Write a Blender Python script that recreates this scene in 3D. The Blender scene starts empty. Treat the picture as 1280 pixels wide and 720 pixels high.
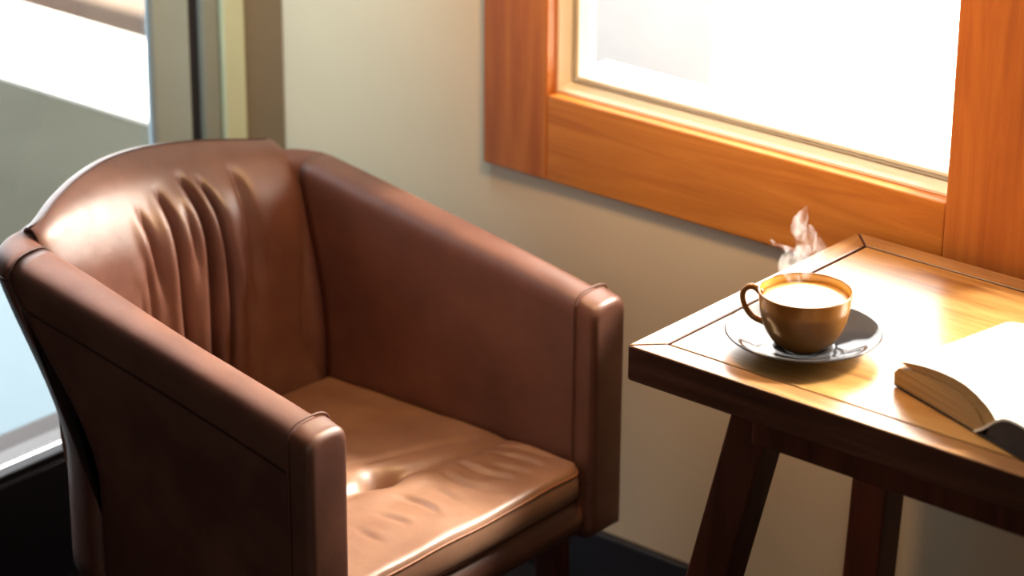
import bpy, bmesh, math, random
from mathutils import Vector, Matrix, noise
C = bpy.context.scene.collection
PI = math.pi
random.seed(4)

# ------------------------------------------------------------------ helpers
def smoothstep(a, b, x):
    t = max(0.0, min(1.0, (x - a) / (b - a))) if a != b else float(x > a)
    return t * t * (3 - 2 * t)

def link_mesh(name, verts, faces, mat=None, parent=None, smooth=True, org=None):
    """verts in world space; org = the root location they are stored relative to"""
    me = bpy.data.meshes.new(name)
    if org is None:
        org = root_loc(parent) if parent else Vector((0, 0, 0))
    me.from_pydata([tuple(Vector(v) - org) for v in verts], [], faces)
    bm = bmesh.new(); bm.from_mesh(me)
    bmesh.ops.remove_doubles(bm, verts=bm.verts, dist=1e-6)
    bmesh.ops.recalc_face_normals(bm, faces=bm.faces)
    bm.to_mesh(me); bm.free()
    for p in me.polygons: p.use_smooth = smooth
    ob = bpy.data.objects.new(name, me)
    if mat: me.materials.append(mat)
    C.objects.link(ob)
    if parent: ob.parent = parent
    else: ob.location = org
    return ob

def root_loc(o):
    while o.parent: o = o.parent
    return Vector(o.location)

def bevel(ob, w, seg=3, angle=0.6):
    m = ob.modifiers.new('bevel', 'BEVEL'); m.width = w; m.segments = seg
    m.limit_method = 'ANGLE'; m.angle_limit = angle
    m2 = ob.modifiers.new('wn', 'WEIGHTED_NORMAL'); m2.keep_sharp = False
    return ob

def thing(name, label, cat, loc, group=None):
    o = bpy.data.objects.new(name, None); C.objects.link(o)
    o.location = loc; o.empty_display_size = .05
    o['label'] = label; o['category'] = cat
    if group: o['group'] = group
    return o

def tag(o, label, cat, group=None):
    o['label'] = label; o['category'] = cat
    if group: o['group'] = group
    return o

def struct(o):
    o['kind'] = 'structure'; return o

def box(name, x0, x1, y0, y1, z0, z1, mat, parent=None, bev=0.0, seg=3, org=None):
    v = [(x, y, z) for x in (x0, x1) for y in (y0, y1) for z in (z0, z1)]
    f = [(0, 1, 3, 2), (4, 6, 7, 5), (0, 4, 5, 1), (2, 3, 7, 6), (0, 2, 6, 4), (1, 5, 7, 3)]
    if org is None and parent is None:
        org = Vector(((x0 + x1) / 2, (y0 + y1) / 2, z0))
    ob = link_mesh(name, v, f, mat, parent, smooth=bev > 0, org=org)
    if bev: bevel(ob, bev, seg)
    return ob

def hexa(name, bottom, top, mat, parent=None, bev=0.0, seg=3):
    """four bottom and four top corners, same order round"""
    v = list(bottom) + list(top)
    f = [(3, 2, 1, 0), (4, 5, 6, 7)] + [(i, (i + 1) % 4, 4 + (i + 1) % 4, 4 + i) for i in range(4)]
    ob = link_mesh(name, v, f, mat, parent, smooth=bev > 0)
    if bev: bevel(ob, bev, seg)
    return ob

def grid_faces(nu, nv, wrap_u=False, wrap_v=False):
    f = []
    for i in range(nu if wrap_u else nu - 1):
        for j in range(nv if wrap_v else nv - 1):
            a = i * nv + j; b = ((i + 1) % nu) * nv + j
            c = ((i + 1) % nu) * nv + (j + 1) % nv; d = i * nv + (j + 1) % nv
            f.append((a, b, c, d))
    return f

def tube(name, pts, r, mat, parent, n=8, closed=False):
    pts = [Vector(p) for p in pts]
    V = []; m = len(pts); up = None
    for i, p in enumerate(pts):
        a = pts[(i - 1) % m] if (closed or i > 0) else p
        b = pts[(i + 1) % m] if (closed or i < m - 1) else p
        t = (b - a).normalized()
        if up is None:
            up = t.orthogonal().normalized()
        up = (up - t * up.dot(t)).normalized()
        s = t.cross(up)
        rr = r(i / (m - 1)) if callable(r) else r
        for k in range(n):
            A = 2 * PI * k / n
            V.append(p + (up * math.cos(A) + s * math.sin(A)) * rr)
    F = grid_faces(m, n, wrap_u=closed, wrap_v=True)
    if not closed:
        F.append(tuple(range(n))[::-1]); F.append(tuple((m - 1) * n + k for k in range(n)))
    return link_mesh(name, V, F, mat, parent)

def lathe(name, prof, cx, cy, mat, parent, n=96, closed_profile=False, xf=None):
    V = []; m = len(prof)
    for k in range(n):
        A = 2 * PI * k / n
        for (r, z) in prof:
            V.append(Vector((cx + r * math.cos(A), cy + r * math.sin(A), z)))
    F = grid_faces(n, m, wrap_u=True, wrap_v=closed_profile)
    return link_mesh(name, V, F, mat, parent)

def catmull(pts, n):
    out = []
    P = [Vector(p) for p in pts]; P = [2 * P[0] - P[1]] + P + [2 * P[-1] - P[-2]]
    for i in range(1, len(P) - 2):
        for k in range(n):
            t = k / n
            a, b, c, d = P[i - 1], P[i], P[i + 1], P[i + 2]
            out.append(.5 * ((2 * b) + (c - a) * t + (2 * a - 5 * b + 4 * c - d) * t * t + (3 * b - a - 3 * c + d) * t ** 3))
    out.append(P[-2]); return out

# ------------------------------------------------------------------ materials
def srgb(r, g, b):
    def f(c):
        c /= 255.0
        return c / 12.92 if c <= .04045 else ((c + .055) / 1.055) ** 2.4
    return (f(r), f(g), f(b), 1)

def new_mat(name):
    m = bpy.data.materials.new(name); m.use_nodes = True
    nt = m.node_tree; b = nt.nodes['Principled BSDF']
    return m, nt, b

def nd(nt, typ, **kw):
    n = nt.nodes.new(typ)
    for k, v in kw.items():
        if k in n.inputs: n.inputs[k].default_value = v
        else: setattr(n, k, v)
    return n

def ramp(nt, stops):
    r = nt.nodes.new('ShaderNodeValToRGB')
    el = r.color_ramp.elements
    while len(el) < len(stops): el.new(.5)
    for e, (p, c) in zip(el, stops): e.position = p; e.color = c
    return r

def simple(name, col, rough=.6, bump=0, bscale=60, metallic=0, var=0.0, vscale=6, spec=.5, coat=0):
    m, nt, b = new_mat(name)
    b.inputs['Base Color'].default_value = col
    b.inputs['Roughness'].default_value = rough
    b.inputs['Metallic'].default_value = metallic
    b.inputs['Specular IOR Level'].default_value = spec
    if coat:
        b.inputs['Coat Weight'].default_value = coat; b.inputs['Coat Roughness'].default_value = .15
    tc = nd(nt, 'ShaderNodeTexCoord')
    if var:
        n = nd(nt, 'ShaderNodeTexNoise', Scale=vscale, Detail=5.0)
        nt.links.new(tc.outputs['Object'], n.inputs['Vector'])
        d = tuple(c * (1 - var) for c in col[:3]) + (1,); l = tuple(min(1, c * (1 + var)) for c in col[:3]) + (1,)
        r = ramp(nt, [(.3, d), (.7, l)])
        nt.links.new(n.outputs['Fac'], r.inputs['Fac']); nt.links.new(r.outputs['Color'], b.inputs['Base Color'])
    if bump:
        n = nd(nt, 'ShaderNodeTexNoise', Scale=float(bscale), Detail=6.0)
        nt.links.new(tc.outputs['Object'], n.inputs['Vector'])
        bp = nd(nt, 'ShaderNodeBump', Strength=bump, Distance=.002)
        nt.links.new(n.outputs['Fac'], bp.inputs['Height']); nt.links.new(bp.outputs['Normal'], b.inputs['Normal'])
    return m

def leather(name, col_d, col_l, rough=.36, spec=.85):
    m, nt, b = new_mat(name)
    tc = nd(nt, 'ShaderNodeTexCoord')
    n = nd(nt, 'ShaderNodeTexNoise', Scale=7.0, Detail=6.0, Roughness=.6)
    nt.links.new(tc.outputs['Object'], n.inputs['Vector'])
    r = ramp(nt, [(.3, col_d), (.72, col_l)])
    nt.links.new(n.outputs['Fac'], r.inputs['Fac']); nt.links.new(r.outputs['Color'], b.inputs['Base Color'])
    rr = nd(nt, 'ShaderNodeMapRange'); rr.inputs['To Min'].default_value = rough - .06; rr.inputs['To Max'].default_value = rough + .1
    n3 = nd(nt, 'ShaderNodeTexNoise', Scale=22.0, Detail=4.0)
    nt.links.new(tc.outputs['Object'], n3.inputs['Vector'])
    nt.links.new(n3.outputs['Fac'], rr.inputs['Value']); nt.links.new(rr.outputs['Result'], b.inputs['Roughness'])
    v = nd(nt, 'ShaderNodeTexVoronoi', Scale=420.0); v.feature = 'DISTANCE_TO_EDGE'
    nt.links.new(tc.outputs['Object'], v.inputs['Vector'])
    n2 = nd(nt, 'ShaderNodeTexNoise', Scale=35.0, Detail=5.0)
    nt.links.new(tc.outputs['Object'], n2.inputs['Vector'])
    b1 = nd(nt, 'ShaderNodeBump', Strength=.12, Distance=.0006)
    b2 = nd(nt, 'ShaderNodeBump', Strength=.25, Distance=.003)
    nt.links.new(v.outputs['Distance'], b1.inputs['Height'])
    nt.links.new(n2.outputs['Fac'], b2.inputs['Height'])
    nt.links.new(b2.outputs['Normal'], b1.inputs['Normal']); nt.links.new(b1.outputs['Normal'], b.inputs['Normal'])
    b.inputs['Specular IOR Level'].default_value = spec
    return m

def wood(name, col_d, col_m, col_l, axis='X', rough=.35, scale=1.0, bump=.25, coat=0.0, contrast=(.3, .5, .72), boards=None):
    m, nt, b = new_mat(name)
    tc = nd(nt, 'ShaderNodeTexCoord')
    mp = nd(nt, 'ShaderNodeMapping')
    s = {'X': (2, 28, 28), 'Y': (28, 2, 28), 'Z': (28, 28, 2)}[axis]
    mp.inputs['Scale'].default_value = tuple(a * scale for a in s)
    nt.links.new(tc.outputs['Object'], mp.inputs['Vector'])
    n = nd(nt, 'ShaderNodeTexNoise', Scale=1.0, Detail=8.0, Roughness=.62, Distortion=.9)
    nt.links.new(mp.outputs['Vector'], n.inputs['Vector'])
    r = ramp(nt, [(contrast[0], col_d), (contrast[1], col_m), (contrast[2], col_l)])
    nt.links.new(n.outputs['Fac'], r.inputs['Fac'])
    # slow tone drift
    n2 = nd(nt, 'ShaderNodeTexNoise', Scale=3.0, Detail=2.0)
    nt.links.new(tc.outputs['Object'], n2.inputs['Vector'])
    mx = nd(nt, 'ShaderNodeMixRGB', blend_type='MULTIPLY'); mx.inputs['Fac'].default_value = .35
    nt.links.new(r.outputs['Color'], mx.inputs['Color1'])
    r2 = ramp(nt, [(.3, (.55, .5, .45, 1)), (.7, (1.25, 1.2, 1.15, 1))])
    nt.links.new(n2.outputs['Fac'], r2.inputs['Fac']); nt.links.new(r2.outputs['Color'], mx.inputs['Color2'])
    nt.links.new(mx.outputs['Color'], b.inputs['Base Color'])
    b.inputs['Roughness'].default_value = rough
    if coat:
        b.inputs['Coat Weight'].default_value = coat; b.inputs['Coat Roughness'].default_value = .25
    bp = nd(nt, 'ShaderNodeBump', Strength=bump, Distance=.001)
    nt.links.new(n.outputs['Fac'], bp.inputs['Height']); nt.links.new(bp.outputs['Normal'], b.inputs['Normal'])
    return m

def thin_glass(name, tint=(1, 1, 1, 1)):
    m = bpy.data.materials.new(name); m.use_nodes = True
    nt = m.node_tree; nt.nodes.clear()
    out = nd(nt, 'ShaderNodeOutputMaterial')
    tr = nd(nt, 'ShaderNodeBsdfTransparent'); tr.inputs['Color'].default_value = tint
    gl = nd(nt, 'ShaderNodeBsdfGlossy'); gl.inputs['Roughness'].default_value = .02
    fr = nd(nt, 'ShaderNodeFresnel'); fr.inputs['IOR'].default_value = 1.3
    mx = nd(nt, 'ShaderNodeMixShader')
    nt.links.new(fr.outputs[0], mx.inputs[0]); nt.links.new(tr.outputs[0], mx.inputs[1]); nt.links.new(gl.outputs[0], mx.inputs[2])
    nt.links.new(mx.outputs[0], out.inputs['Surface'])
    return m

M = {}
M['wall'] = simple('cream_plaster', srgb(218, 198, 168), .75, bump=.15, bscale=90, var=.03, vscale=3)
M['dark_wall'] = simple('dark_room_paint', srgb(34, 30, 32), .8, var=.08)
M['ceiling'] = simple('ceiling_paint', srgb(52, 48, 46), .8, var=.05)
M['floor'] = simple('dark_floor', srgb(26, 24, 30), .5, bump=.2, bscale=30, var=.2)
M['skirt'] = simple('black_skirting', srgb(30, 28, 36), .55, var=.1)
M['frame_wood'] = wood('orange_pine', srgb(172, 98, 38), srgb(198, 124, 50), srgb(218, 146, 68), 'X', .42, bump=.1)
M['frame_wood_v'] = wood('orange_pine_upright', srgb(156, 84, 36), srgb(180, 104, 44), srgb(200, 126, 58), 'Z', .42, bump=.1)
M['sash'] = simple('white_sash_paint', srgb(236, 230, 214), .4, var=.03)
M['seal'] = simple('grey_seal', srgb(160, 152, 138), .6)
M['grey_post'] = simple('grey_frame_paint', srgb(164, 182, 186), .6, var=.04)
M['blue_grey'] = simple('blue_grey_frame_paint', srgb(140, 146, 138), .55, var=.04)
M['cream_trim'] = simple('cream_trim_paint', srgb(198, 204, 172), .6, var=.04)
M['brown_trim'] = simple('brown_trim_paint', srgb(122, 108, 88), .6, var=.06)
M['leather'] = leather('brown_leather', srgb(86, 50, 40), srgb(122, 80, 64), .43)
M['leather_back'] = leather('brown_leather_shell', srgb(86, 50, 40), srgb(122, 80, 64), .52, .5)
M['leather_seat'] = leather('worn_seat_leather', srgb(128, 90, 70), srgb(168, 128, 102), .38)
M['leather_dark'] = leather('dark_leather', srgb(88, 44, 34), srgb(108, 56, 42), .4)
M['thread'] = simple('seam_cord', srgb(150, 98, 66), .5)
M['cord_cap'] = simple('brown_seam_cord', srgb(104, 66, 54), .5)
M['cord_dark'] = simple('dark_seam_cord', srgb(62, 36, 30), .5)
M['leg_wood'] = wood('red_brown_leg_wood', srgb(52, 20, 14), srgb(76, 30, 18), srgb(96, 42, 24), 'Z', .4)
M['table_top'] = wood('honey_table_wood', srgb(146, 98, 50), srgb(190, 142, 80), srgb(216, 174, 112), 'X', .34, scale=1.3, bump=.35, coat=.6)
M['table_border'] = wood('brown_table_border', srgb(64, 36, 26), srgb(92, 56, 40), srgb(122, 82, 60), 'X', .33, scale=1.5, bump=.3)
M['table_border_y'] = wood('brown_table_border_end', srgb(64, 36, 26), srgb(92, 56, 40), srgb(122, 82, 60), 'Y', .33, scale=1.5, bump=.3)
M['border_top'] = wood('glare_pale_border_top', srgb(132, 92, 56), srgb(170, 126, 80), srgb(200, 158, 108), 'X', .34, scale=1.4, bump=.3, coat=.6)  # paler than the border sides: window glare on top put into the colour
M['border_top_y'] = wood('glare_pale_border_top_end', srgb(132, 92, 56), srgb(170, 126, 80), srgb(200, 158, 108), 'Y', .34, scale=1.4, bump=.3, coat=.6)  # same glare-lightened colour, grain turned for the end pieces
M['table_leg'] = wood('brown_table_leg', srgb(60, 28, 18), srgb(90, 46, 28), srgb(112, 60, 38), 'Z', .45)
M['cup'] = simple('brown_glaze', srgb(150, 102, 48), .16, var=.08, vscale=25, spec=.6)
M['cup_in'] = simple('honey_glaze', srgb(214, 160, 66), .15, var=.05)
M['saucer'] = simple('grey_glaze', srgb(70, 67, 67), .07, var=.1, vscale=20, spec=.3)
M['crema'] = simple('coffee_crema', srgb(222, 186, 130), .25)
M['pane'] = thin_glass('window_glass')
M['pave'] = simple('pale_paving', srgb(225, 225, 220), .8, bump=.1, var=.04, vscale=2)
M['pave_blue'] = simple('blue_grey_paving', srgb(58, 70, 78), .95, var=.08, vscale=2, spec=.1)
M['asphalt'] = simple('grey_asphalt', srgb(36, 38, 35), 1.0, bump=.1, var=.2, vscale=1.2, spec=.0)
M['kerb_white'] = simple('white_road_strip', srgb(235, 235, 228), .8, var=.03)
M['kerb_dark'] = simple('dark_kerb', srgb(40, 35, 32), 1.0, var=.15, spec=0)
M['kerb_beige'] = simple('beige_strip', srgb(88, 78, 70), 1.0, var=.1, spec=0)
M['paper_edge'] = simple('page_edges', srgb(176, 140, 84), .75, var=.1, vscale=40)
M['black_cover'] = simple('black_cover', srgb(24, 22, 26), .45)

# page stack edge: fine lines along z
def page_edge_mat():
    m, nt, b = new_mat('page_stack_edges')
    tc = nd(nt, 'ShaderNodeTexCoord'); mp = nd(nt, 'ShaderNodeMapping'); mp.inputs['Scale'].default_value = (4, 4, 900)
    n = nd(nt, 'ShaderNodeTexNoise', Scale=1.0, Detail=3.0)
    nt.links.new(tc.outputs['Object'], mp.inputs['Vector']); nt.links.new(mp.outputs['Vector'], n.inputs['Vector'])
    r = ramp(nt, [(.35, srgb(140, 108, 62)), (.65, srgb(196, 162, 108))])
    nt.links.new(n.outputs['Fac'], r.inputs['Fac']); nt.links.new(r.outputs['Color'], b.inputs['Base Color'])
    b.inputs['Roughness'].default_value = .7
    return m
M['page_edge'] = page_edge_mat()
M['page'] = simple('cream_page', srgb(240, 236, 222), .6, var=.02, vscale=12)

# ------------------------------------------------------------------ the room
YW, XL, ZC = 3.064, -3.064, 2.8
XR, YB = 2.4, -2.6
WX0, WX1, WZ0, WZ1 = -2.495, -1.806, .788, 2.25
VX0, VX1 = -1.655, -.965                            # the next light of the same window, beyond the frame of view      # wooden window opening
def wall_with_hole(name, axis, pos, thick, a0, a1, z0, z1, holes, mat):
    """one mesh of boxes round rectangular holes; axis 'Y': plane y=pos running along x"""
    V = []; F = []
    def bx(a, b, c, d):
        base = len(V)
        for t in (0, thick):
            for (p, q) in ((a, c), (b, c), (b, d), (a, d)):
                V.append((p, pos + t, q) if axis == 'Y' else (pos + t, p, q))
        F.extend([tuple(base + i for i in f) for f in ((0, 1, 2, 3), (7, 6, 5, 4), (0, 4, 5, 1), (1, 5, 6, 2), (2, 6, 7, 3), (3, 7, 4, 0))])
    prev = a0
    for h in holes:
        bx(prev, h[0], z0, z1); bx(h[0], h[1], z0, h[2]); bx(h[0], h[1], h[3], z1); prev = h[1]
    bx(prev, a1, z0, z1)
    org = Vector(((a0 + a1) / 2, pos, z0)) if axis == 'Y' else Vector((pos, (a0 + a1) / 2, z0))
    return struct(link_mesh(name, V, F, mat, smooth=False, org=org))

wall_with_hole('wall_back', 'Y', YW, .14, XL, XR, 0, ZC, [(WX0 - .06, WX1 + .06, WZ0 - .06, WZ1 + .06), (VX0 - .06, VX1 + .06, WZ0 - .06, WZ1 + .06)], M['wall'])
# left wall: big glazed opening
GY0, GY1, GZ0, GZ1 = 2.24, 2.80, .20, 2.25
wall_with_hole('wall_left', 'X', XL, -.12, YB, YW, 0, ZC, [(GY0, GY1 + .1, GZ0, GZ1)], M['dark_wall'])
struct(box('wall_right', XR, XR + .1, YB, YW + .14, 0, ZC, M['dark_wall']))
struct(box('wall_front', XL - .12, XR + .1, YB - .1, YB, 0, ZC, M['dark_wall']))
struct(box('floor', XL - .12, XR + .1, YB - .1, YW + .14, -.1, 0, M['floor']))
struct(box('ceiling', XL - .12, XR + .1, YB - .1, YW + .14, ZC, ZC + .1, M['ceiling']))
struct(box('baseboard_back', XL + .022, XR, YW - .016, YW, 0, .10, M['skirt'], bev=.004))
struct(box('baseboard_left', XL, XL + .02, YB, YW, 0, .197, M['skirt'], bev=.004))

# ---- window_1 and window_3: orange wooden frame, white sash, pane
def ring(name, x0, x1, z0, z1, w, y0, y1, mat, parent, bev=.0015, slope=1.0):
    V = []; F = []
    for y in (y0, y1):
        q = w * (slope if y == y0 else 1)
        V += [(x0, y, z0), (x1, y, z0), (x1, y, z1), (x0, y, z1), (x0 + q, y, z0 + q), (x1 - q, y, z0 + q), (x1 - q, y, z1 - q), (x0 + q, y, z1 - q)]
    for i in range(4):
        j = (i + 1) % 4
        F += [(i, j, 4 + j, 4 + i), (8 + i, 12 + i, 12 + j, 8 + j), (i, 8 + i, 8 + j, j), (4 + i, 4 + j, 12 + j, 12 + i)]
    o = link_mesh(name, V, F, mat, parent); bevel(o, bev, 2); return o
def casement(name, x0, x1, left_w, right_w):
    w = struct(box(name, x0 - max(left_w, .0005), x0 - .0002, YW - .014, YW + .03, WZ0 - .134, WZ1 + .13, M['frame_wood_v'], bev=.003))  # left stile
    box('bottom_rail', x0, x1, YW - .013, YW + .03, WZ0 - .134, WZ0, M['frame_wood'], w, bev=.003)
    box('top_rail', x0, x1, YW - .013, YW + .03, WZ1, WZ1 + .13, M['frame_wood'], w, bev=.003)
    box('right_stile', x1, x1 + right_w, YW - .014, YW + .03, WZ0 - .134, WZ1 + .13, M['frame_wood_v'], w, bev=.003)
    ring('sash', x0, x1, WZ0, WZ1, .016, YW + .008, YW + .035, M['sash'], w, .0008, .3)
    ring('glazing_seal', x0 + .015, x1 - .015, WZ0 + .015, WZ1 - .015, .0022, YW + .026, YW + .040, M['seal'], w, .0005)
    ring('glazing_bead', x0 + .019, x1 - .019, WZ0 + .019, WZ1 - .019, .012, YW + .030, YW + .06, M['sash'], w, .0008, .4)
    box('pane', x0 + .02, x1 - .02, YW + .044, YW + .048, WZ0 + .02, WZ1 - .02, M['pane'], w)
    box('outer_sill', x0 - .05, x1 + .05, YW + .05, YW + .19, WZ0 - .05, WZ0 - .004, M['sash'], w, bev=.004)
casement('window_1', WX0, WX1, .124, .1505)
casement('window_3', VX0, VX1, .0, .13)

# ---- window_2: the tall glazing in the left wall
w2 = struct(box('window_2', XL - .014, XL + .004, 2.787, 2.868, GZ0, GZ1 + .08, M['grey_post'], bev=.008))   # near upright
box('seal_gap', XL - .05, XL - .004, 2.868, 2.889, GZ0, GZ1, M['skirt'], w2)
box('blue_grey_upright', XL - .06, XL + .008, 2.889, 2.927, GZ0, GZ1 + .08, M['blue_grey'], w2, bev=.008)
box('bottom_rail', XL - .06, XL + .01, GY0, 2.787, GZ0 - .008, GZ0 + .008, M['skirt'], w2, bev=.003)
box('top_rail', XL - .06, XL + .01, GY0, 2.787, GZ1 - .04, GZ1 + .04, M['grey_post'], w2, bev=.003)
box('far_upright', XL - .06, XL + .01, GY0 - .06, GY0 + .02, GZ0, GZ1 + .04, M['grey_post'], w2, bev=.003)
box('pane', XL - .016, XL - .012, GY0 + .02, 2.79, GZ0 + .01, GZ1 - .03, M['pane'], w2)
struct(box('trim_1', XL, XL + .016, 2.927, 2.974, .197, ZC, M['cream_trim'], bev=.005))
struct(box('trim_2', XL, XL + .010, 2.974, YW, .197, ZC, M['brown_trim'], bev=.003))

# ------------------------------------------------------------------ outside
GZ = -.15
def strip(name, label, y0, y1, h, mat, x0=-14, x1=-3.3):
    o = box(name, x0, x1, y0, y1, GZ - .05, GZ + h, mat)
    return struct(o)
struct(box('ground', -25, 8, 5.3, 40, GZ - .2, GZ, M['pave']))
for nme, a in {'pavement': (-6, 3.55, .0, 'pave_blue'), 'road': (3.55, 4.44, -.01, 'asphalt'), 'road_edge': (4.44, 4.87, .0, 'kerb_white'),
               'kerb': (4.87, 5.04, .0, 'kerb_dark'), 'verge': (5.04, 5.3, .0, 'kerb_beige')}.items():
    struct(box(nme, -16, -3.19 if a[0] < 3 else 8, a[0], a[1], GZ - .2, GZ + a[2], M[a[3]]))
struct(box('pavement', -3.19, 8, 3.21, 3.55, GZ - .2, GZ, M['pave']))
lw = box('low_wall', -4.75, -3.84, 5.35, 5.6, GZ, GZ + .42, simple('pale_concrete', srgb(135, 135, 136), .8, bump=.2, var=.04), bev=.01)
tag(lw, 'low pale grey concrete wall outside, seen through the left half of the wooden window', 'wall')

# ------------------------------------------------------------------ armchair
XF = -2.195; XB = -2.84
RO, RI = 2.856, 2.790        # far arm (towards the wall): outer and inner face
LO, LI = 2.226, 2.292        # near arm
ch = thing('armchair', 'brown leather tub armchair with pleated backrest and tufted seat, left of the table', 'armchair', (-2.50, 2.54, 0))
ZB = .262
def top_z(side, x):
    """height of the arm crest: 0.612 at the front, rising to the back"""
    t = max(0, min(1, (XF - x) / (XF - XB)))
    zb = .705 if side > 0 else .716
    return .612 + (zb - .612) * (t ** .95)

def plan(zone, a, z):
    """outer and inner plan points; zone 'R' arm a=0 front..1 back corner start, 'CR' corner, 'B' back a=0 right..1 left, 'CL','L' """
    k = smoothstep(.75, .42, z)                       # 0 at the top, 1 low down
    x0 = XB + .075 * k; r = .07 + .11 * k; ri = .02; xi = -2.785 + .055 * k
    yo_l = LO; yi_l = LI
    bow = .035
    def bend(y): t = (y - LO) / (RO - LO); return -bow * math.sin(PI * max(0, min(1, t)))
    if zone == 'R':
        xo = XF + (x0 + r - XF) * a; xin = XF + (xi + ri - XF) * a
        return (xo, RO), (xin, RI)
    if zone == 'L':
        xo = XF + (x0 + r - XF) * a; xin = XF + (xi + ri - XF) * a
        return (xo, yo_l), (xin, yi_l + .018 * smoothstep(.4, 1, a))
    if zone == 'B':
        yo = RO - r + (LO + r - RO + r) * a; yi = RI - ri + (LI + .018 + ri - RI + ri) * a
        return (x0 + bend(yo) - bend(RO - r), yo), (xi + bend(yi) * 1.0 , yi)
    if zone == 'CR':
        A = PI / 2 * (1 + a)
        return (x0 + r + r * math.cos(A), RO - r + r * math.sin(A)), (xi + ri + ri * math.cos(A), RI - ri + ri * math.sin(A))
    if zone == 'CL':
        A = PI * (1 + a / 2)
        return (x0 + r + r * math.cos(A), LO + r + r * math.sin(A)), (xi + ri + ri * math.cos(A), LI + .018 + ri + ri * math.sin(A))

def tub_section(zone, a, T, nz=14, nt=14, roll=.03):
    out = []
    for i in range(nz):
        z = ZB + (T - roll - ZB) * i / nz
        o, _ = plan(zone, a, z); out.append((o[0], o[1], z))
    o, i_ = plan(zone, a, T - roll)
    for k in range(nt + 1):
        A = PI * k / nt
        c = math.cos(A); s = math.sin(A)
        cc = math.copysign(abs(c) ** .75, c); ss = abs(s) ** .75
        f = (1 - cc) / 2
        out.append((o[0] + (i_[0] - o[0]) * f, o[1] + (i_[1] - o[1]) * f, T - roll + roll * ss))
    for i in range(nz - 1, -1, -1):
        z = ZB + (T - roll - ZB) * i / nz
        _, q = plan(zone, a, z); out.append((q[0], q[1], z))
    return out

def tub_part(name, stations, mat, front_round=False):
    V = []; m = None
    for (zone, a, T) in stations:
        s = tub_section(zone, a, T); m = len(s); V += s
    n = len(stations)
    F = grid_faces(n, m, wrap_v=True)
    F.append(tuple(range(m))); F.append(tuple((n - 1) * m + k for k in range(m))[::-1])
    o = link_mesh(name, V, F, mat, ch)
    return o

def sag(x, side): return 0.0
armR = tub_part('arm', [('R', .02 + i / 30 * .98, top_z(1, XF + (XB + .07 - XF) * i / 30)) for i in range(31)], M['leather'])
armL = tub_part('arm', [('L', .02 + i / 30 * .98, top_z(-1, XF + (XB + .07 - XF) * i / 30) + sag(i / 30, 1)) for i in range(31)], M['leather'])
TR = top_z(1, XB + .07); TL = top_z(-1, XB + .07)
st = [('CR', i / 8, TR + .004 * i / 8) for i in range(9)]
for i in range(1, 32):
    a = i / 32; st.append(('B', a, TR + .004 + (TL - TR) * a + .020 * math.sin(PI * a)))
st += [('CL', i / 8, TL + .004 * (1 - i / 8)) for i in range(9)]
back_shell = tub_part('back_shell', st, M['leather_back'])

# front facing of each arm: a cap wrapping the arm end
def arm_cap(arm, yo, yi, side):
    x0, x1 = XF - .030, XF + .006
    T0, T1 = top_z(side, x0) + .004, top_z(side, XF) + .003
    e = .0035; s = 1 if yo > yi else -1
    ya, yb = min(yo, yi) - e, max(yo, yi) + e
    V = []; prof = []
    n = 12; R = .026
    def sec(x, T, shrink):
        L = []
        a, b = ya + shrink, yb - shrink
        for k in range(n + 1):
            A = PI * k / n
            c, s_ = math.cos(A), math.sin(A)
            cc = math.copysign(abs(c) ** .7, c); ss = abs(s_) ** .7
            L.append((x, (a + b) / 2 - cc * (b - a) / 2, T - shrink - R + R * ss))
        for j in range(1, 25): L.append((x, b, T - shrink - R + (ZB - .006 + shrink - T + shrink + R) * j / 24))
        for j in range(25): L.append((x, a, (ZB - .006 + shrink) + (T - shrink - R - ZB + .006 - shrink) * j / 24))
        return L
    stations = [(x0, T0, .002), (x0 + .002, T0, 0)]
    for i in range(1, 9):
        t = i / 8; stations.append((x0 + .002 + (x1 - .012 - x0 - .002) * t, T0 + (T1 - T0) * t, 0))
    for i in range(1, 7):
        A = PI / 2 * i / 6; stations.append((x1 - .012 + .012 * math.sin(A), T1, .012 * (1 - math.cos(A))))
    m = None
    for (x, T, sh) in stations:
        q = sec(x, T, sh); m = len(q); V += q
    nS = len(stations)
    F = grid_faces(nS, m, wrap_v=True); F.append(tuple(range(m))); F.append(tuple((nS - 1) * m + k for k in range(m)))
    o = link_mesh('front_cap', V, F, M['leather'], arm)
    # welt where the cap meets the arm
    loop = [(p[0], p[1], p[2]) for p in sec(x0, T0 + .0015, -.0015)]
    tube('piping', loop, .0016, M['cord_cap'], arm, n=6, closed=True)
arm_cap(armR, RO, RI, 1); arm_cap(armL, LO, LI, -1)

# welts: outer side of both arms and the back
def welt(zs, drop, side_in=False, parent=None, mat='cord_dark', r=.0018):
    pts = []
    for (zone, a, T) in zs:
        o, i_ = plan(zone, a, T - drop)
        p = i_ if side_in else o
        c = ((o[0] + i_[0]) / 2, (o[1] + i_[1]) / 2)
        d = Vector((p[0] - c[0], p[1] - c[1])).normalized() * .0008
        pts.append((p[0] + d[0], p[1] + d[1], T - drop))
    return tube('piping', pts, r, M[mat], parent, n=6)
welt([('L', .06 + i / 30 * .94, top_z(-1, XF + (XB + .07 - XF) * (.04 + i / 30 * .96))) for i in range(31)], .062, parent=armL)
welt([('R', .06 + i / 30 * .94, top_z(1, XF + (XB + .07 - XF) * (.04 + i / 30 * .96))) for i in range(31)], .062, parent=armR)
welt(st, .030, parent=back_shell, r=.0022)
# seam across the crest where the near arm meets the back
def crest_seam(zone, a, T, parent):
    s = tub_section(zone, a, T + .0012, nz=14)
    tube('piping', s[12:31], .0016, M['cord_dark'], parent, n=6)
crest_seam('L', 1.0, TL, armL)

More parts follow.
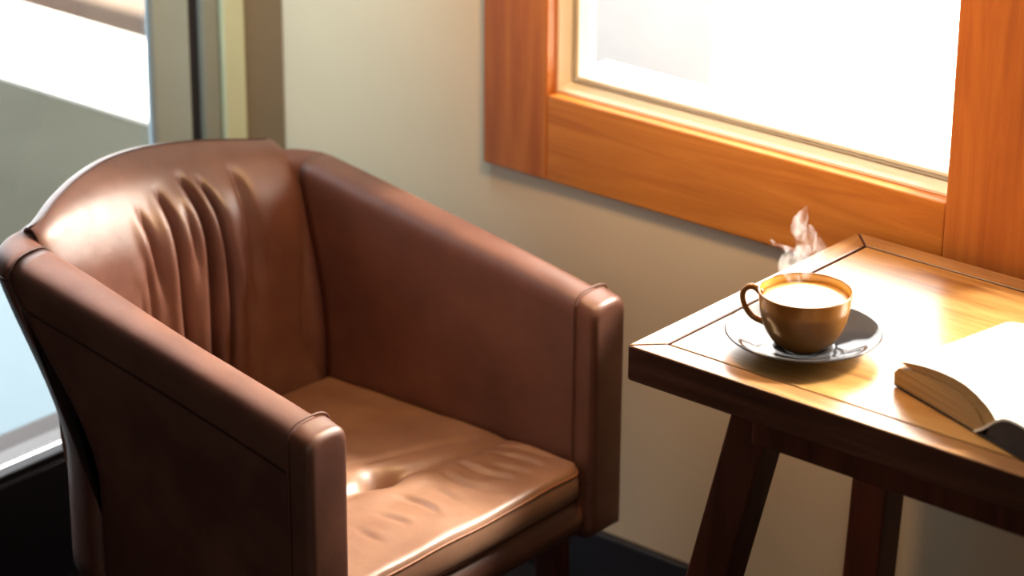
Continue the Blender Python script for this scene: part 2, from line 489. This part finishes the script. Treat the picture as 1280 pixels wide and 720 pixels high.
# ---- backrest cushion: pleated leather, bowed in plan, rolled over the crest
folds = [  # (y at top, y at bottom, v start, v end, depth, width)
    (2.495, 2.503, .62, .38, .009, .0055), (2.541, 2.540, .64, .03, .018, .0062), (2.566, 2.572, .60, .40, .007, .0050),
    (2.594, 2.591, .66, .00, .019, .0070), (2.623, 2.623, .64, .02, .018, .0062), (2.682, 2.692, .66, .28, .010, .0095),
    (2.472, 2.480, .52, .15, .005, .0060), (2.452, 2.462, .44, .12, .004, .0055), (2.660, 2.664, .50, .10, .005, .008)]
def back_profile(v):
    """x, z along the cushion: v 0 at the seat, 0.8 start of the roll, 1 tucked behind"""
    pts = [(-2.708, .34), (-2.728, .40), (-2.734, .46), (-2.738, .53), (-2.743, .60), (-2.752, .655), (-2.778, .694), (-2.806, .708), (-2.828, .704), (-2.838, .690)]
    t = v * (len(pts) - 1); i = min(int(t), len(pts) - 2); f = t - i
    P = [pts[max(0, i - 1)], pts[i], pts[i + 1], pts[min(len(pts) - 1, i + 2)]]
    return tuple(.5 * (2 * P[1][k] + (P[2][k] - P[0][k]) * f + (2 * P[0][k] - 5 * P[1][k] + 4 * P[2][k] - P[3][k]) * f * f + (3 * P[1][k] - P[0][k] - 3 * P[2][k] + P[3][k]) * f ** 3) for k in (0, 1))
NU, NV = 300, 150
V = []
ya, yb = LI + .004, RI + .001
for i in range(NU):
    u = i / (NU - 1); y = ya + (yb - ya) * u
    for j in range(NV):
        v = j / (NV - 1)
        x, z = back_profile(v)
        yy = y
        top = smoothstep(.45, .85, v)
        if top > 0: yy = y + ((u - .5) * (.030 if u < .5 else .010) + .026 * (1 - u) ** 3) * top          # crest reaches over the arms' inner edge
        hb = math.sin(PI * min(1, max(0, u)))
        x += -.050 * hb * (.35 + .65 * top)                  # bow backwards
        x += .030 * top * max(0, 1 - u / .5) ** 1.4
        z += .034 * top * math.sin(PI * u ** .9) + .006 * top * (1 - u)
        edge = min(u, 1 - u) * (yb - ya)
        x += -.012 * math.exp(-edge / .012) * (1 - smoothstep(.8, 1, v))   # tucks in at the sides
        # soft pillow
        x += .010 * hb * math.sin(PI * min(1, v / .75)) if v < .75 else 0
        # pleats
        for (y1, y0, va, vb, dep, w) in folds:
            c = y0 + (y1 - y0) * min(1.1, v / .78) + .003 * math.sin(v * 9 + y1 * 40)
            m = smoothstep(va + .02, va - .09, v) * smoothstep(vb - .02, vb + .12, v)
            if m <= 0: continue
            d = y - c
            ww = w * (1.0 + .5 * (1 - v))
            x += -1.5 * dep * m * math.exp(-(d / ww) ** 2) + dep * .60 * m * math.exp(-((d + ww * 2.1) / (ww * 1.5)) ** 2) + dep * .25 * m * math.exp(-((d - ww * 2.3) / (ww * 1.5)) ** 2)
        x += .0016 * noise.noise(Vector((y * 22, z * 9, 0)))
        V.append((x, yy, z))
back = link_mesh('backrest', V, grid_faces(NU, NV), M['leather'], ch)
sm = back.modifiers.new('solid', 'SOLIDIFY'); sm.thickness = .006; sm.offset = 0
tube('piping', [Vector(V[i * NV + int(NV * .80)]) + Vector((-.001, 0, .003)) for i in range(0, NU, 4)], .0020, M['cord_dark'], back, n=6)

# ---- seat cushion
SX0, SX1, SY0, SY1 = -2.700, XF - .004, LI + .003, RI - .002
ZT, ZS = .372, .322
def seat_h(x, y):
    u = (x - SX0) / (SX1 - SX0); w = (y - SY0) / (SY1 - SY0)
    dome = .020 * (math.sin(PI * max(0, min(1, w))) ** .6) * (math.sin(PI * max(0.0, min(1, u * .93 + .03))) ** .6)
    z = ZT + dome - .008 * (1 - u)
    # tuft and the long crease that crosses the seat through it
    tx, ty = -2.37, 2.545
    d = math.hypot(x - tx, y - ty)
    z -= .024 * math.exp(-(d / .026) ** 2)
    xc = tx + .02 * math.sin((y - ty) * 9) + (.06 * (y - ty) if y > ty else -.10 * (y - ty))
    m = math.exp(-abs(y - ty) / .13)
    z -= .015 * m * math.exp(-((x - xc) / .011) ** 2)
    z += .006 * m * math.exp(-((x - xc - .035) / .022) ** 2) + .005 * m * math.exp(-((x - xc + .035) / .022) ** 2)
    # second crease behind
    xc2 = tx - .05 + .25 * (y - ty); m2 = smoothstep(ty - .02, ty + .04, y) * smoothstep(SY1 - .02, SY1 - .09, y)
    z -= .006 * m2 * math.exp(-((x - xc2) / .009) ** 2)
    # small pull wrinkles running back from the front edge
    for (yc, sl, xa, xb, dep) in ((2.715, .25, -2.33, -2.225, .0034), (2.685, .22, -2.31, -2.225, .0030), (2.650, .20, -2.34, -2.23, .0040), (2.605, .18, -2.33, -2.23, .0036),
                                  (2.565, .12, -2.32, -2.235, .0026), (2.520, .05, -2.33, -2.235, .0034), (2.470, -.05, -2.32, -2.24, .0028), (2.42, -.1, -2.31, -2.24, .0024), (2.74, .3, -2.35, -2.23, .003)):
        c = yc + sl * (x - xa) * 1.0 + .004 * math.sin(x * 60 + yc * 30)
        mm = smoothstep(xa, xa + .04, x) * smoothstep(xb, xb - .03, x)
        z += -dep * mm * math.exp(-((y - c) / .0055) ** 2) + dep * .5 * mm * math.exp(-((y - c - .012) / .008) ** 2)
    z += .0028 * noise.noise(Vector((x * 13, y * 13, 3)))
    return z
NU, NV = 150, 150
V = []; R = .012
def seat_pt(u, w, lower=False):
    x = SX0 + (SX1 - SX0) * u; y = SY0 + (SY1 - SY0) * w
    return x, y
for i in range(NU):
    for j in range(NV):
        x, y = seat_pt(i / (NU - 1), j / (NV - 1))
        de = min(x - SX0, SX1 - x, y - SY0, SY1 - y)
        z = seat_h(x, y)
        if de < R: z -= R - math.sqrt(max(0, R * R - (R - de) ** 2))
        # front corners rounded in plan
        V.append((x, y, z))
top_n = len(V)
F = grid_faces(NU, NV)
# rounded plan corners at the front and slight bow
def shape_plan(p):
    x, y, z = p
    u = (x - SX0) / (SX1 - SX0); w = (y - SY0) / (SY1 - SY0)
    e = min(w, 1 - w) * (SY1 - SY0)
    x -= u ** 4 * .022 * (max(0, 1 - e / .03)) ** 2
    x += u ** 3 * .006 * math.sin(PI * w)
    return (x, y, z)
V = [shape_plan(p) for p in V]
loop = [j for j in range(NV)] + [i * NV + NV - 1 for i in range(1, NU)] + [(NU - 1) * NV + j for j in range(NV - 2, -1, -1)] + [i * NV for i in range(NU - 2, 0, -1)]
prev = loop; nl = len(loop)
for s, (dz, out_) in enumerate(((.25, .002), (.5, .003), (.75, .002), (1.0, -.004))):
    cur = []
    for id_ in loop:
        x, y, z = V[id_]
        cx, cy = (SX0 + SX1) / 2, (SY0 + SY1) / 2
        nx = 1 if x > SX1 - .03 else 0
        V.append((x + out_ * nx, y, z + (ZS - z) * dz)); cur.append(len(V) - 1)
    for k in range(nl): F.append((prev[k], prev[(k + 1) % nl], cur[(k + 1) % nl], cur[k]))
    prev = cur
F.append(tuple(prev))
seat = link_mesh('seat_cushion', V, F, M['leather_seat'], ch)
# front welt of the cushion
pts = []
for k in range(60):
    y = SY0 + .004 + (SY1 - SY0 - .008) * k / 59
    p = shape_plan((SX1, y, 0)); pts.append((p[0] - .001, y, seat_h(SX1 - .001, y) - R + .002))
tube('piping', pts, .0022, M['thread'], seat, n=6)
# tuft button
tb = Vector((-2.37, 2.545, seat_h(-2.37, 2.545)))
prof = [(.0001, .004), (.004, .0036), (.0075, .0015), (.009, -.001)]
lathe('tuft_button', [(r, tb.z + z) for r, z in prof], tb.x, tb.y, M['leather_seat'], seat, n=20)

# ---- front rail: padded leather roll under the cushion
V = []; n = 26; N = 40
for i in range(N + 1):
    t = i / N; y = LI - .002 + (RI + .004 - LI) * t
    e = min(t, 1 - t) * (RI - LI); sh = 1 - .55 * max(0, 1 - e / .018) ** 2
    for k in range(n):
        A = 2 * PI * k / n
        V.append((-2.222 + .026 * math.cos(A) * sh, y, .288 + .030 * math.sin(A) * sh))
F = grid_faces(N + 1, n, wrap_v=True); F.append(tuple(range(n))); F.append(tuple(N * n + k for k in range(n)))
link_mesh('front_rail', V, F, M['leather'], ch)
# underside platform
box('seat_platform', -2.69, -2.235, LI - .004, RI + .004, .268, .325, M['leather_dark'], ch, bev=.005)
# legs
for (x, y) in ((-2.255, RI - .012), (-2.255, LI + .012), (-2.640, RI - .03), (-2.640, LI + .03)):
    fx = .012 if x > -2.4 else -.03; s = .020; b = .015
    hexa('leg', [(x + fx - b, y - b, 0), (x + fx + b, y - b, 0), (x + fx + b, y + b, 0), (x + fx - b, y + b, 0)],
         [(x - s, y - s, .270), (x + s, y - s, .270), (x + s, y + s, .270), (x - s, y + s, .270)], M['leg_wood'], ch, bev=.004)

# ------------------------------------------------------------------ table
TX0, TX1, TY0, TY1, TZ = -1.930, -.93, 2.522, 3.034, .72
tb_ = thing('side_table', 'brown wooden table with splayed legs and framed plank top, against the wall', 'table', ((TX0 + TX1) / 2, (TY0 + TY1) / 2, 0))
# border frame with mitred corners and slightly hollowed outer edge
BW = .036; TH = .047
def mitre(name, pts_out, pts_in, mat):
    # pts in plan: outer a,b and inner a,b
    (a, b), (c, d) = pts_out, pts_in
    bot = [(p[0], p[1], TZ - TH) for p in (a, b, d, c)]; top = [(p[0], p[1], TZ) for p in (a, b, d, c)]
    o = hexa(name, bot, top, mat, tb_, bev=.0028, seg=3)
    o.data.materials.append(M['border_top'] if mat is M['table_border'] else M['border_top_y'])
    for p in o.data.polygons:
        if p.normal.z > .5: p.material_index = 1  # upward faces get the colour lightened for glare
    return o
g = .0009
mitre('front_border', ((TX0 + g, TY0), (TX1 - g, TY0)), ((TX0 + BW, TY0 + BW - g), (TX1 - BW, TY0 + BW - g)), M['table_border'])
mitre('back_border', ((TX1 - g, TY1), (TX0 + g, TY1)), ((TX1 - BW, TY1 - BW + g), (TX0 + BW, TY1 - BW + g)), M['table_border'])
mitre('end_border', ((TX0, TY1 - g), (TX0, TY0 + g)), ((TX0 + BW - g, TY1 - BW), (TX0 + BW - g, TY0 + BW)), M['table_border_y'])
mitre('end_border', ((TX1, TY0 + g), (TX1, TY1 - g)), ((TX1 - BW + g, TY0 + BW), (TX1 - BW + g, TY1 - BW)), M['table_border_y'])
box('top_panel', TX0 + BW + .0025, TX1 - BW - .0025, TY0 + BW + .002, TY1 - BW - .002, TZ - .03, TZ - .0006, M['table_top'], tb_, bev=.0012, seg=2)
# aprons
def apron(x0, x1, y0, y1): box('apron', x0, x1, y0, y1, .640, TZ - TH, M['table_leg'], tb_, bev=.003)
apron(TX0 + .185, TX1 - .185, 2.531, 2.552); apron(TX0 + .15, TX1 - .15, 3.000, 3.021)
apron(TX0 + .172, TX0 + .193, 2.594, 3.0); apron(TX1 - .193, TX1 - .172, 2.594, 3.0)
# splayed square legs
for sx in (0, 1):
    for sy in (0, 1):
        xt = TX0 + .146 if sx == 0 else TX1 - .146 - .052
        xb = xt - .165 if sx == 0 else xt + .165
        if sy == 1 and sx == 0: xt -= .075; xb = xt - .03
        if sy == 1 and sx == 1: xt += .075; xb = xt + .03
        yt, yb2 = (2.545, 2.545) if sy == 0 else (2.962, 2.962)
        w, d = .057, .050
        hexa('leg', [(xb, yb2, 0), (xb + w, yb2, 0), (xb + w, yb2 + d, 0), (xb, yb2 + d, 0)],
             [(xt, yt, TZ - TH), (xt + w, yt, TZ - TH), (xt + w, yt + d, TZ - TH), (xt, yt + d, TZ - TH)], M['table_leg'], tb_, bev=.003)

# ------------------------------------------------------------------ cup, saucer, coffee
CX, CY = -1.760, 2.656
sa = lathe('saucer', [(.0001, .7215), (.028, .7215), (.030, .7203), (.035, .7203), (.037, .7220), (.060, .7285), (.080, .7345), (.0960, .7425),
                      (.0972, .7438), (.0965, .7452), (.0945, .7452), (.080, .7385), (.062, .7325), (.044, .7285), (.0405, .7265), (.0390, .7258), (.0001, .7258)], CX, CY, M['saucer'], None, n=128)
def rebase(o, loc):
    loc = Vector(loc); d = loc - Vector(o.location)
    for v in o.data.vertices: v.co -= d
    o.location = loc
rebase(sa, (CX, CY, TZ))
tag(sa, 'glossy grey round saucer under the coffee cup on the table', 'saucer')
cup = thing('coffee_cup', 'brown glazed coffee cup with round handle, standing on the saucer', 'cup', (CX, CY, .7262))
zb = .7262
body_out = [(.0001, .003), (.024, .003), (.026, .0), (.031, .0), (.0335, .003), (.040, .0085), (.0465, .018), (.0515, .030), (.0548, .043), (.0567, .056), (.0578, .0685)]
rim = [(.0582, .0705), (.0577, .0718), (.0567, .0718), (.0560, .0705)]
lathe('cup_body', [(r, zb + z) for r, z in body_out + rim + [(.0552, .062)]], CX, CY, M['cup'], cup, n=128)
lathe('cup_inside', [(r, zb + z) for r, z in [(.05595, .0700), (.0550, .060), (.0525, .045), (.047, .028), (.036, .014), (.0001, .009)]], CX, CY, M['cup_in'], cup, n=128)
dirv = Vector((-.93, -.36, 0)).normalized()
hp = []
for (o_, z_) in ((.0545, .060), (.063, .0665), (.071, .0665), (.0775, .060), (.0785, .050), (.074, .038), (.065, .028), (.0530, .0235), (.047, .022)):
    hp.append(Vector((CX, CY, zb + z_)) + dirv * o_)
tube('handle', catmull(hp, 6), lambda t: .0046 - .0010 * math.sin(PI * t), M['cup'], cup, n=14)

# coffee: domed foam with a thin crema ring (its own material pattern)
def coffee_mat():
    m, nt, b = new_mat('latte_foam')
    tc = nd(nt, 'ShaderNodeTexCoord')
    ln = nd(nt, 'ShaderNodeVectorMath', operation='LENGTH')
    mp = nd(nt, 'ShaderNodeMapping'); mp.inputs['Scale'].default_value = (1, 1, 0)
    nt.links.new(tc.outputs['Object'], mp.inputs['Vector'])
    n = nd(nt, 'ShaderNodeTexNoise', Scale=45.0, Detail=3.0)
    nt.links.new(tc.outputs['Object'], n.inputs['Vector'])
    nt.links.new(mp.outputs['Vector'], ln.inputs[0])
    a = nd(nt, 'ShaderNodeMath', operation='MULTIPLY_ADD'); a.inputs[1].default_value = .012
    nt.links.new(n.outputs['Fac'], a.inputs[0]); nt.links.new(ln.outputs['Value'], a.inputs[2])
    dv = nd(nt, 'ShaderNodeMath', operation='DIVIDE'); dv.inputs[1].default_value = .062
    nt.links.new(a.outputs[0], dv.inputs[0])
    r = ramp(nt, [(0, srgb(250, 242, 224)), (.74, srgb(246, 232, 204)), (.86, srgb(206, 158, 92)), (1, srgb(170, 112, 56))])
    nt.links.new(dv.outputs[0], r.inputs['Fac']); nt.links.new(r.outputs['Color'], b.inputs['Base Color'])
    b.inputs['Roughness'].default_value = .3
    return m
prof = [(.0001, .0622), (.02, .0620), (.04, .0615), (.050, .0612), (.0536, .0616), (.0545, .0600), (.0001, .058)]
cf = lathe('coffee', [(r, zb + z) for r, z in prof], CX, CY, coffee_mat(), None, n=96)
rebase(cf, (CX, CY, zb + .058))
tag(cf, 'milky coffee with pale foam filling the brown cup', 'coffee')

# steam: thin curling wisps of vapour above the cup
def steam_mat():
    m = bpy.data.materials.new('steam_vapour'); m.use_nodes = True
    nt = m.node_tree; nt.nodes.clear(); out = nd(nt, 'ShaderNodeOutputMaterial')
    pv = nd(nt, 'ShaderNodeVolumePrincipled'); pv.inputs['Color'].default_value = (1, 1, 1, 1); pv.inputs['Anisotropy'].default_value = .45
    tc = nd(nt, 'ShaderNodeTexCoord')
    mp = nd(nt, 'ShaderNodeMapping'); mp.inputs['Scale'].default_value = (1, 1, .55)
    n = nd(nt, 'ShaderNodeTexNoise', Scale=75.0, Detail=3.0, Distortion=1.2)
    nt.links.new(tc.outputs['Object'], mp.inputs['Vector']); nt.links.new(mp.outputs['Vector'], n.inputs['Vector'])
    mr = nd(nt, 'ShaderNodeMapRange'); mr.inputs['From Min'].default_value = .46; mr.inputs['From Max'].default_value = .66
    mr.inputs['To Min'].default_value = 1; mr.inputs['To Max'].default_value = 38
    nt.links.new(n.outputs['Fac'], mr.inputs['Value']); nt.links.new(mr.outputs['Result'], pv.inputs['Density'])
    nt.links.new(pv.outputs['Volume'], out.inputs['Volume'])
    return m
lt = Vector((-.766, -.643, 0))           # towards the left of the cup as one sits at the table
def sp(a, z, d=0): return Vector((CX - .004, CY - .006, 0)) - lt * a + Vector((-.643, .766, 0)) * d + Vector((0, 0, z))
W = []
for path, rad in (
    ([sp(-.001, .806), sp(-.012, .822), sp(-.006, .842), sp(.006, .858), sp(-.004, .876), sp(-.004, .893), sp(.003, .908)], [.007, .014, .016, .014, .011, .009, .002]),
    ([sp(-.004, .812, .004), sp(-.018, .832, .004), sp(-.014, .848, .006), sp(-.030, .856, .004), sp(-.040, .866, .002)], [.005, .010, .009, .005, .001]),
    ([sp(.004, .815, -.004), sp(.012, .835, -.004), sp(.022, .850, -.003), sp(.014, .868, 0), sp(.008, .884, .002)], [.005, .011, .011, .008, .002])):
    p = catmull(path, 8); n = 20
    base = len(W); vs = []
    for i, q in enumerate(p):
        t = i / (len(p) - 1) * (len(rad) - 1); k = min(int(t), len(rad) - 2); r = rad[k] + (rad[k + 1] - rad[k]) * (t - k)
        for s in range(n):
            A = 2 * PI * s / n
            rr = r * (1 + .35 * noise.noise(Vector((math.cos(A) * 1.6, math.sin(A) * 1.6, i * .22 + base))))
            vs.append(q + Vector((math.cos(A) * rr, math.sin(A) * rr, 0)))
    W.append((vs, len(p), n))
V = []; F = []
for vs, a, n in W:
    b = len(V); V += vs
    F += [tuple(b + q for q in f) for f in grid_faces(a, n, wrap_v=True)]
    F.append(tuple(b + k for k in range(n))); F.append(tuple(b + (a - 1) * n + k for k in range(n)))
stm = link_mesh('steam', V, F, steam_mat(), None, org=Vector((CX, CY, .80)))
tag(stm, 'thin white wisp of steam rising above the coffee cup', 'steam')
stm['kind'] = 'stuff'

# ------------------------------------------------------------------ open book
ex = Vector((.146, -.052, 0)).normalized()        # along the near edge
ey = Vector((.172, .98, 0)).normalized()
O = Vector((-1.4640, 2.5820, TZ + .0015))           # foot of the spine, near edge
bk = thing('book', 'open book with cream pages and black cover, lying on the right of the table', 'book', tuple(O))
PLEN = .19
def extr(name, prof, y0, y1, mat, parent=bk):
    """profile in (a,z), a along ex from the spine, extruded along ey"""
    K = .90
    V = [O + ex * a + ey * y0 + Vector((0, 0, z * K)) for a, z in prof] + [O + ex * a + ey * y1 + Vector((0, 0, z * K)) for a, z in prof]
    n = len(prof)
    F = [(i, (i + 1) % n, n + (i + 1) % n, n + i) for i in range(n)] + [tuple(range(n))[::-1], tuple(range(n, 2 * n))]
    return link_mesh(name, V, F, mat, parent, smooth=False)
def arch(a0, a1, z0, z1, h, n=16, p=.5):
    return [(a0 + (a1 - a0) * i / n, z0 + (z1 - z0) * i / n + h * math.sin(PI * (i / n) ** p)) for i in range(n + 1)]
# left half: page block, a fanned upper layer, the topmost leaf
bt = [(-.152, .027), (-.125, .034), (-.095, .0395), (-.065, .043), (-.040, .043), (-.018, .037), (-.002, .027), (.010, .014)]
extr('page_block', [(-.159, .0022), (-.160, .018)] + bt + [(.004, .006), (-.010, .0022)], 0, PLEN, M['page_edge'])
sheet = [(-.150, .0365), (-.138, .0415), (-.118, .0472), (-.095, .0525), (-.072, .0562), (-.048, .0582), (-.026, .0575), (-.006, .0532), (.012, .0465), (.024, .0390), (.030, .0330)]
up_low = [(-.128, .0360), (-.095, .0405), (-.065, .044), (-.040, .044), (-.018, .038), (-.001, .028), (.012, .0148)]
extr('page_layer', [(a, z - .0012) for a, z in sheet[:1]] + [(a, z - .0006) for a, z in sheet[1:]] + [(a, z) for a, z in reversed(up_low)], .0008, PLEN - .0008, M['paper_edge'])
extr('page', [(a, z + .0006) for a, z in sheet] + [(a, z - .0005) for a, z in reversed(sheet)], -.0015, PLEN + .001, M['page'])
# right half
rt = [(-.008, .0030), (.004, .0110), (.016, .0220), (.028, .0330), (.040, .0415), (.052, .0455), (.068, .0470), (.09, .0465), (.12, .043), (.150, .036), (.165, .030)]
extr('page', rt + [(a + .001, z - .0034) for a, z in reversed(rt)], -.0015, PLEN + .001, M['page'])
extr('page_block', [(a + .0015, z - .0036) for a, z in rt[2:]] + [(.165, .004), (.012, .004)], .001, PLEN, M['black_cover'])
# cover boards and spine
extr('cover', [(-.159, 0), (-.159, .002), (-.010, .002), (-.010, 0)], -.0005, PLEN + .002, M['black_cover'])
extr('cover', [(.012, 0), (.012, .004), (.168, .004), (.168, 0)], -.0005, PLEN + .002, M['black_cover'])
extr('spine', [(-.0095, 0), (-.0095, .002), (.0115, .003), (.0115, 0)], -.0005, PLEN + .002, M['black_cover'])

# ------------------------------------------------------------------ light
sc = bpy.context.scene
w = bpy.data.worlds.new('sky'); sc.world = w; w.use_nodes = True
nt = w.node_tree; nt.nodes.clear()
out = nd(nt, 'ShaderNodeOutputWorld'); bg = nd(nt, 'ShaderNodeBackground')
tc = nd(nt, 'ShaderNodeTexCoord')
SUN_AZ, SUN_EL = math.radians(-29), math.radians(42)
sd = Vector((-math.sin(SUN_AZ) * math.cos(SUN_EL), math.cos(SUN_AZ) * math.cos(SUN_EL), math.sin(SUN_EL)))
dot = nd(nt, 'ShaderNodeVectorMath', operation='DOT_PRODUCT'); dot.inputs[1].default_value = sd
nrm = nd(nt, 'ShaderNodeVectorMath', operation='NORMALIZE')
nt.links.new(tc.outputs['Generated'], nrm.inputs[0]); nt.links.new(nrm.outputs[0], dot.inputs[0])
r = ramp(nt, [(0, (.62, .80, 1.0, 1)), (.45, (.80, .90, 1.0, 1)), (.8, (1, .96, .90, 1)), (1, (1, .90, .76, 1))])
mr = nd(nt, 'ShaderNodeMapRange'); mr.inputs['From Min'].default_value = -1
nt.links.new(dot.outputs['Value'], mr.inputs['Value']); nt.links.new(mr.outputs['Result'], r.inputs['Fac'])
st_ = ramp(nt, [(0, (.16,) * 3 + (1,)), (.6, (.24,) * 3 + (1,)), (.85, (.6,) * 3 + (1,)), (1, (1,) * 3 + (1,))])
nt.links.new(mr.outputs['Result'], st_.inputs['Fac'])
mu = nd(nt, 'ShaderNodeMath', operation='MULTIPLY'); mu.inputs[1].default_value = 26.0
nt.links.new(st_.outputs['Color'], mu.inputs[0])
nt.links.new(r.outputs['Color'], bg.inputs['Color']); nt.links.new(mu.outputs[0], bg.inputs['Strength'])
nt.links.new(bg.outputs[0], out.inputs['Surface'])

sl = bpy.data.lights.new('sun', 'SUN'); sl.energy = 18; sl.angle = math.radians(14); sl.color = (1, .92, .80)
so = bpy.data.objects.new('sun', sl); C.objects.link(so); so.location = sd * 20
so.rotation_euler = sd.to_track_quat('Z', 'Y').to_euler()

def fill_light(name, typ, loc, energy, col, size, aim=None, cone=None):
    l = bpy.data.lights.new(name, typ); l.energy = energy; l.color = col; l.shadow_soft_size = size
    o = bpy.data.objects.new(name, l); C.objects.link(o); o.location = loc
    if aim: o.rotation_euler = (Vector(loc) - Vector(aim)).to_track_quat('Z', 'Y').to_euler()
    if cone: l.spot_size = math.radians(cone); l.spot_blend = 1.0
    return o
al = bpy.data.lights.new('room_fill', 'AREA'); al.energy = 28; al.color = (1, .84, .68); al.size = 1.2  # added area fill from behind the camera, no known fixture
ao = bpy.data.objects.new('room_fill', al); C.objects.link(ao); ao.location = (.6, -1.2, 2.5)
ao.rotation_euler = (ao.location - Vector((-2.1, 3.0, .5))).to_track_quat('Z', 'Y').to_euler()
fill_light('warm_fill', 'POINT', (-1.82, 2.40, 1.66), 3, (1, .60, .32), .16)  # added weak warm fill above chair and table, no hanging lamp seen
fill_light('flare_glow_fill', 'POINT', (-2.14, 2.71, 1.38), 24, (1, .62, .30), .07)  # added warm light standing in for the orange lens flare by the window
fill_light('corner_wash_fill', 'SPOT', (-2.90, 2.55, 2.72), 600, (.64, .88, 1), .16, aim=(-2.99, 3.06, 1.15), cone=25)  # added cool spot to brighten the wall by the corner, no fixture seen

# ------------------------------------------------------------------ camera
yaw, pitch, roll, f = math.radians(40.0), math.radians(22.36), math.radians(.42), 3500.0
fw = Vector((-math.sin(yaw) * math.cos(pitch), math.cos(yaw) * math.cos(pitch), -math.sin(pitch)))
rr = Vector((math.cos(yaw), math.sin(yaw), 0)); uu = rr.cross(fw)
r2 = rr * math.cos(roll) + uu * math.sin(roll); u2 = -rr * math.sin(roll) + uu * math.cos(roll)
cd = bpy.data.cameras.new('camera'); cam = bpy.data.objects.new('camera', cd); C.objects.link(cam)
mat = Matrix((r2, u2, -fw)).transposed().to_4x4(); mat.translation = Vector((0, 0, 2.10))
cam.matrix_world = mat
cd.sensor_width = 36; cd.lens = 36 * f / 1280; cd.clip_start = .05; cd.clip_end = 200
cd.dof.use_dof = True; cd.dof.focus_distance = 3.60; cd.dof.aperture_fstop = 2.8
sc.camera = cam
sc.view_settings.view_transform = 'Standard'; sc.view_settings.look = 'None'
sc.view_settings.gamma = 1; sc.view_settings.use_curve_mapping = False
sc.view_settings.exposure = 0.0
try:
    sc.cycles.use_denoising = True; sc.cycles.denoiser = 'OPENIMAGEDENOISE'
    sc.cycles.max_bounces = 12; sc.cycles.diffuse_bounces = 6; sc.cycles.sample_clamp_indirect = 8
    sc.cycles.volume_bounces = 2; sc.cycles.caustics_reflective = False
except Exception as e: print(e)
